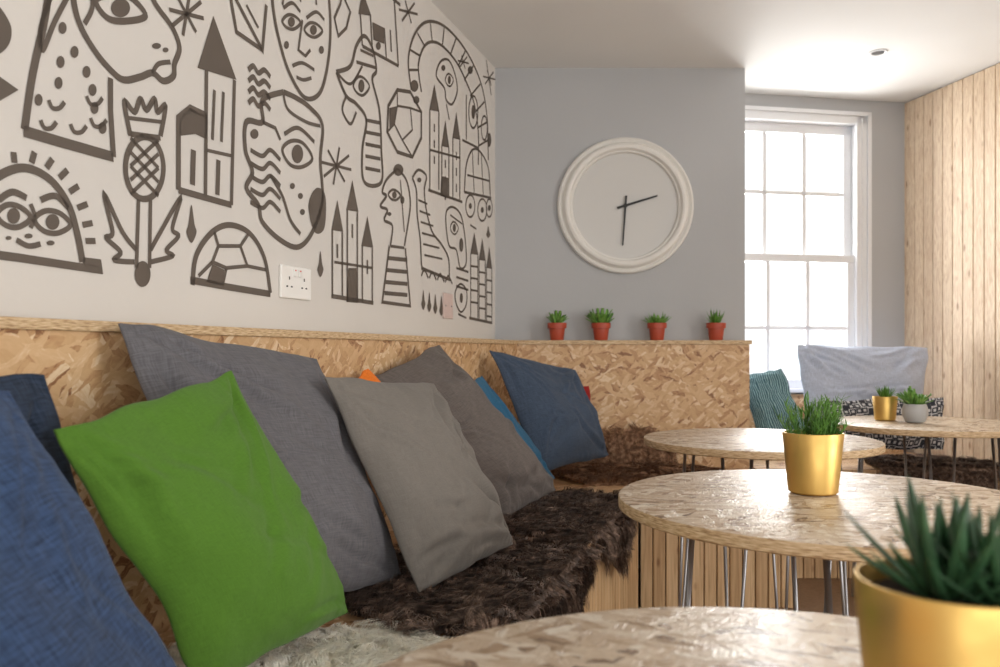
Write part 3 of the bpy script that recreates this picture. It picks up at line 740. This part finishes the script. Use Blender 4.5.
def plant(nm,loc,kind,rnd):
    e=empty(nm,loc); V=[];Fc=[]
    if kind=='herb':
        pot(e,.047,.058,.120,M_gold)
        for i in range(44):   # stems with needle leaves
            a=rnd.uniform(0,6.283); r_=.046*math.sqrt(rnd.random())
            base=Vector((r_*math.cos(a),r_*math.sin(a),.106)); hd=Vector((math.cos(a),math.sin(a),0))
            lean=rnd.uniform(.05,.6)*(.3+r_/.046); L_=rnd.uniform(.035,.085)
            d=(hd*lean+Vector((0,0,1))).normalized()
            v_,f_=tubedata([base,base+d*L_],.0009,5); k=len(V); V+=v_; Fc+=[tuple(i_+k for i_ in q) for q in f_]
            for j in range(20):
                t=rnd.random(); az=rnd.uniform(0,6.283)
                leaf(V,Fc,base+d*L_*t,az,rnd.uniform(.2,1.3),rnd.uniform(.014,.028),.0045,rnd.uniform(-.5,.6),.3,4)
        mt=M_l1
    elif kind=='aloe':
        pot(e,.052,.063,.126,M_gold)
        for (cx_,cy_,sc2) in ((-.004,.004,.9),(.026,-.016,.75),(.020,.026,.7)):
            for ring_,(cnt,el,L_) in enumerate([(4,1.4,.085),(6,1.1,.10),(7,.75,.095),(7,.4,.08)]):
                for i in range(cnt):
                    a=6.283*i/cnt+ring_*.5+rnd.uniform(-.2,.2)
                    leaf(V,Fc,(cx_+.006*math.cos(a),cy_+.006*math.sin(a),.110),a,el+rnd.uniform(-.12,.12),L_*sc2*rnd.uniform(.8,1.05),.018*sc2,rnd.uniform(.1,.5),.55,8)
        mt=M_l2
    elif kind=='gold_small':
        pot(e,.040,.048,.098,M_gold)
        for i in range(40):
            a=rnd.uniform(0,6.283); leaf(V,Fc,(.01*math.cos(a),.01*math.sin(a),.086),a,rnd.uniform(.7,1.4),rnd.uniform(.045,.065),.011,rnd.uniform(0,.4),.5,6)
        mt=M_l1
    elif kind=='grey_small':
        lathe('pot',[(.026,.0005),(.036,.004),(.047,.03),(.048,.05),(.042,.070),(.040,.074),(.037,.074),(.036,.062)],M_grey_pot,seg=48,parent=e)
        lathe('soil',[(.036,.056),(.036,.063),(.0005,.066)],M_soil,seg=24,parent=e,cap=False)
        for i in range(50):
            a=rnd.uniform(0,6.283); leaf(V,Fc,(.02*math.cos(a),.02*math.sin(a),.066),a,rnd.uniform(.6,1.45),rnd.uniform(.04,.08),.016,rnd.uniform(-.5,.3),.35,6,2)
        mt=M_l3
    else:
        lathe('pot',[(.028,.0005),(.030,.003),(.036,.052),(.036,.054),(.043,.055),(.044,.078),(.040,.079),(.038,.066)],M_terra,seg=48,parent=e)
        lathe('soil',[(.037,.060),(.037,.068),(.0005,.070)],M_soil,seg=24,parent=e,cap=False)
        if kind=='s0':
            for i in range(16):
                a=rnd.uniform(0,6.283); leaf(V,Fc,(.012*math.cos(a),.012*math.sin(a),.066),a,rnd.uniform(.8,1.4),rnd.uniform(.05,.075),.020,rnd.uniform(-.7,0),.25,6,2)
        elif kind=='s1':
            for i in range(40):
                a=rnd.uniform(0,6.283); leaf(V,Fc,(.02*math.cos(a),.02*math.sin(a),.066),a,rnd.uniform(.6,1.4),rnd.uniform(.05,.085),.020,rnd.uniform(-.6,.2),.35,6,2)
        elif kind=='s2':
            for i in range(44):
                a=rnd.uniform(0,6.283); leaf(V,Fc,(.02*math.cos(a),.02*math.sin(a),.066),a,rnd.uniform(.6,1.4),rnd.uniform(.045,.07),.019,rnd.uniform(-.4,.4),.4,6)
        else:
            for i in range(22):
                a=rnd.uniform(0,6.283); leaf(V,Fc,(.01*math.cos(a),.01*math.sin(a),.066),a,rnd.uniform(.7,1.5),rnd.uniform(.05,.085),.014,rnd.uniform(0,.3),.5,6)
        mt=M_l3 if kind!='s3' else M_l1
    mesh('leaves',V,Fc,mt,True,parent=e)
    return e
rr=random.Random(3)
zp=TZ+.0005
plant('potted_herb',(.622,1.63,zp),'herb',rr)
plant('potted_aloe',(.306,.552,zp),'aloe',rr)
plant('potted_succulent',((885-500)*3.36/F,3.36,zp),'gold_small',rr)
plant('potted_jade_plant',((915-500)*3.25/F,3.25,zp),'grey_small',rr)
for k,px in enumerate((557,601,657,716)):
    plant('small_potted_plant' + ('' if k==0 else '.%03d'%k),((px-500)*3.722/F,3.722,LZ+.001),'s%d'%k,rr)

# ------------------------------------------------------------------ light
wd=bpy.data.worlds.new('sky'); scene.world=wd; wd.use_nodes=True
bg=wd.node_tree.nodes['Background']; bg.inputs[0].default_value=(.98,.99,1,1); bg.inputs[1].default_value=1.3
def area(name,loc,dr,sx,sy,p,col=(1,1,1)):
    l=bpy.data.lights.new(name,'AREA'); l.shape='RECTANGLE'; l.size=sx; l.size_y=sy; l.energy=p; l.color=col
    o=bpy.data.objects.new(name,l); o.location=loc; o.rotation_euler=Vector(dr).to_track_quat('-Z','Z').to_euler(); COL.objects.link(o); return o
nw=Vector((-math.sin(WA),math.cos(WA),0)); c=Vector((1.246,4.17,1.6))+Vector((math.cos(WA),math.sin(WA),0))*.3+nw*.9
area('daylight_window_1',c,-nw,1.8,2.0,210,(1,.985,.96))
area('fill_light_rear',(.7,-3.3,1.4),(0,1,0),4.6,2.0,70,(1,.965,.92))  # fill light behind the camera, through the added rear opening
rd=Vector((math.cos(RA),math.sin(RA),0)); rn=Vector((-math.sin(RA),math.cos(RA),0))
area('fill_light_right',RB+rd*2.7-rn*.6+Vector((0,0,1.4)),rn,3.6,1.8,165,(1,.965,.92))  # side fill light outside the added right opening

# ------------------------------------------------------------------ camera
cd=bpy.data.cameras.new('camera'); cam=bpy.data.objects.new('camera',cd); COL.objects.link(cam)
cam.location=(0,0,EYE); cam.rotation_euler=(math.pi/2,0,0)
cd.sensor_width=36; cd.lens=36*F/1000; cd.shift_y=(HY-333.5)/1000; cd.clip_start=.02
cd.dof.use_dof=True; cd.dof.focus_distance=1.95; cd.dof.aperture_fstop=5.0
scene.camera=cam
scene.view_settings.view_transform='Standard'
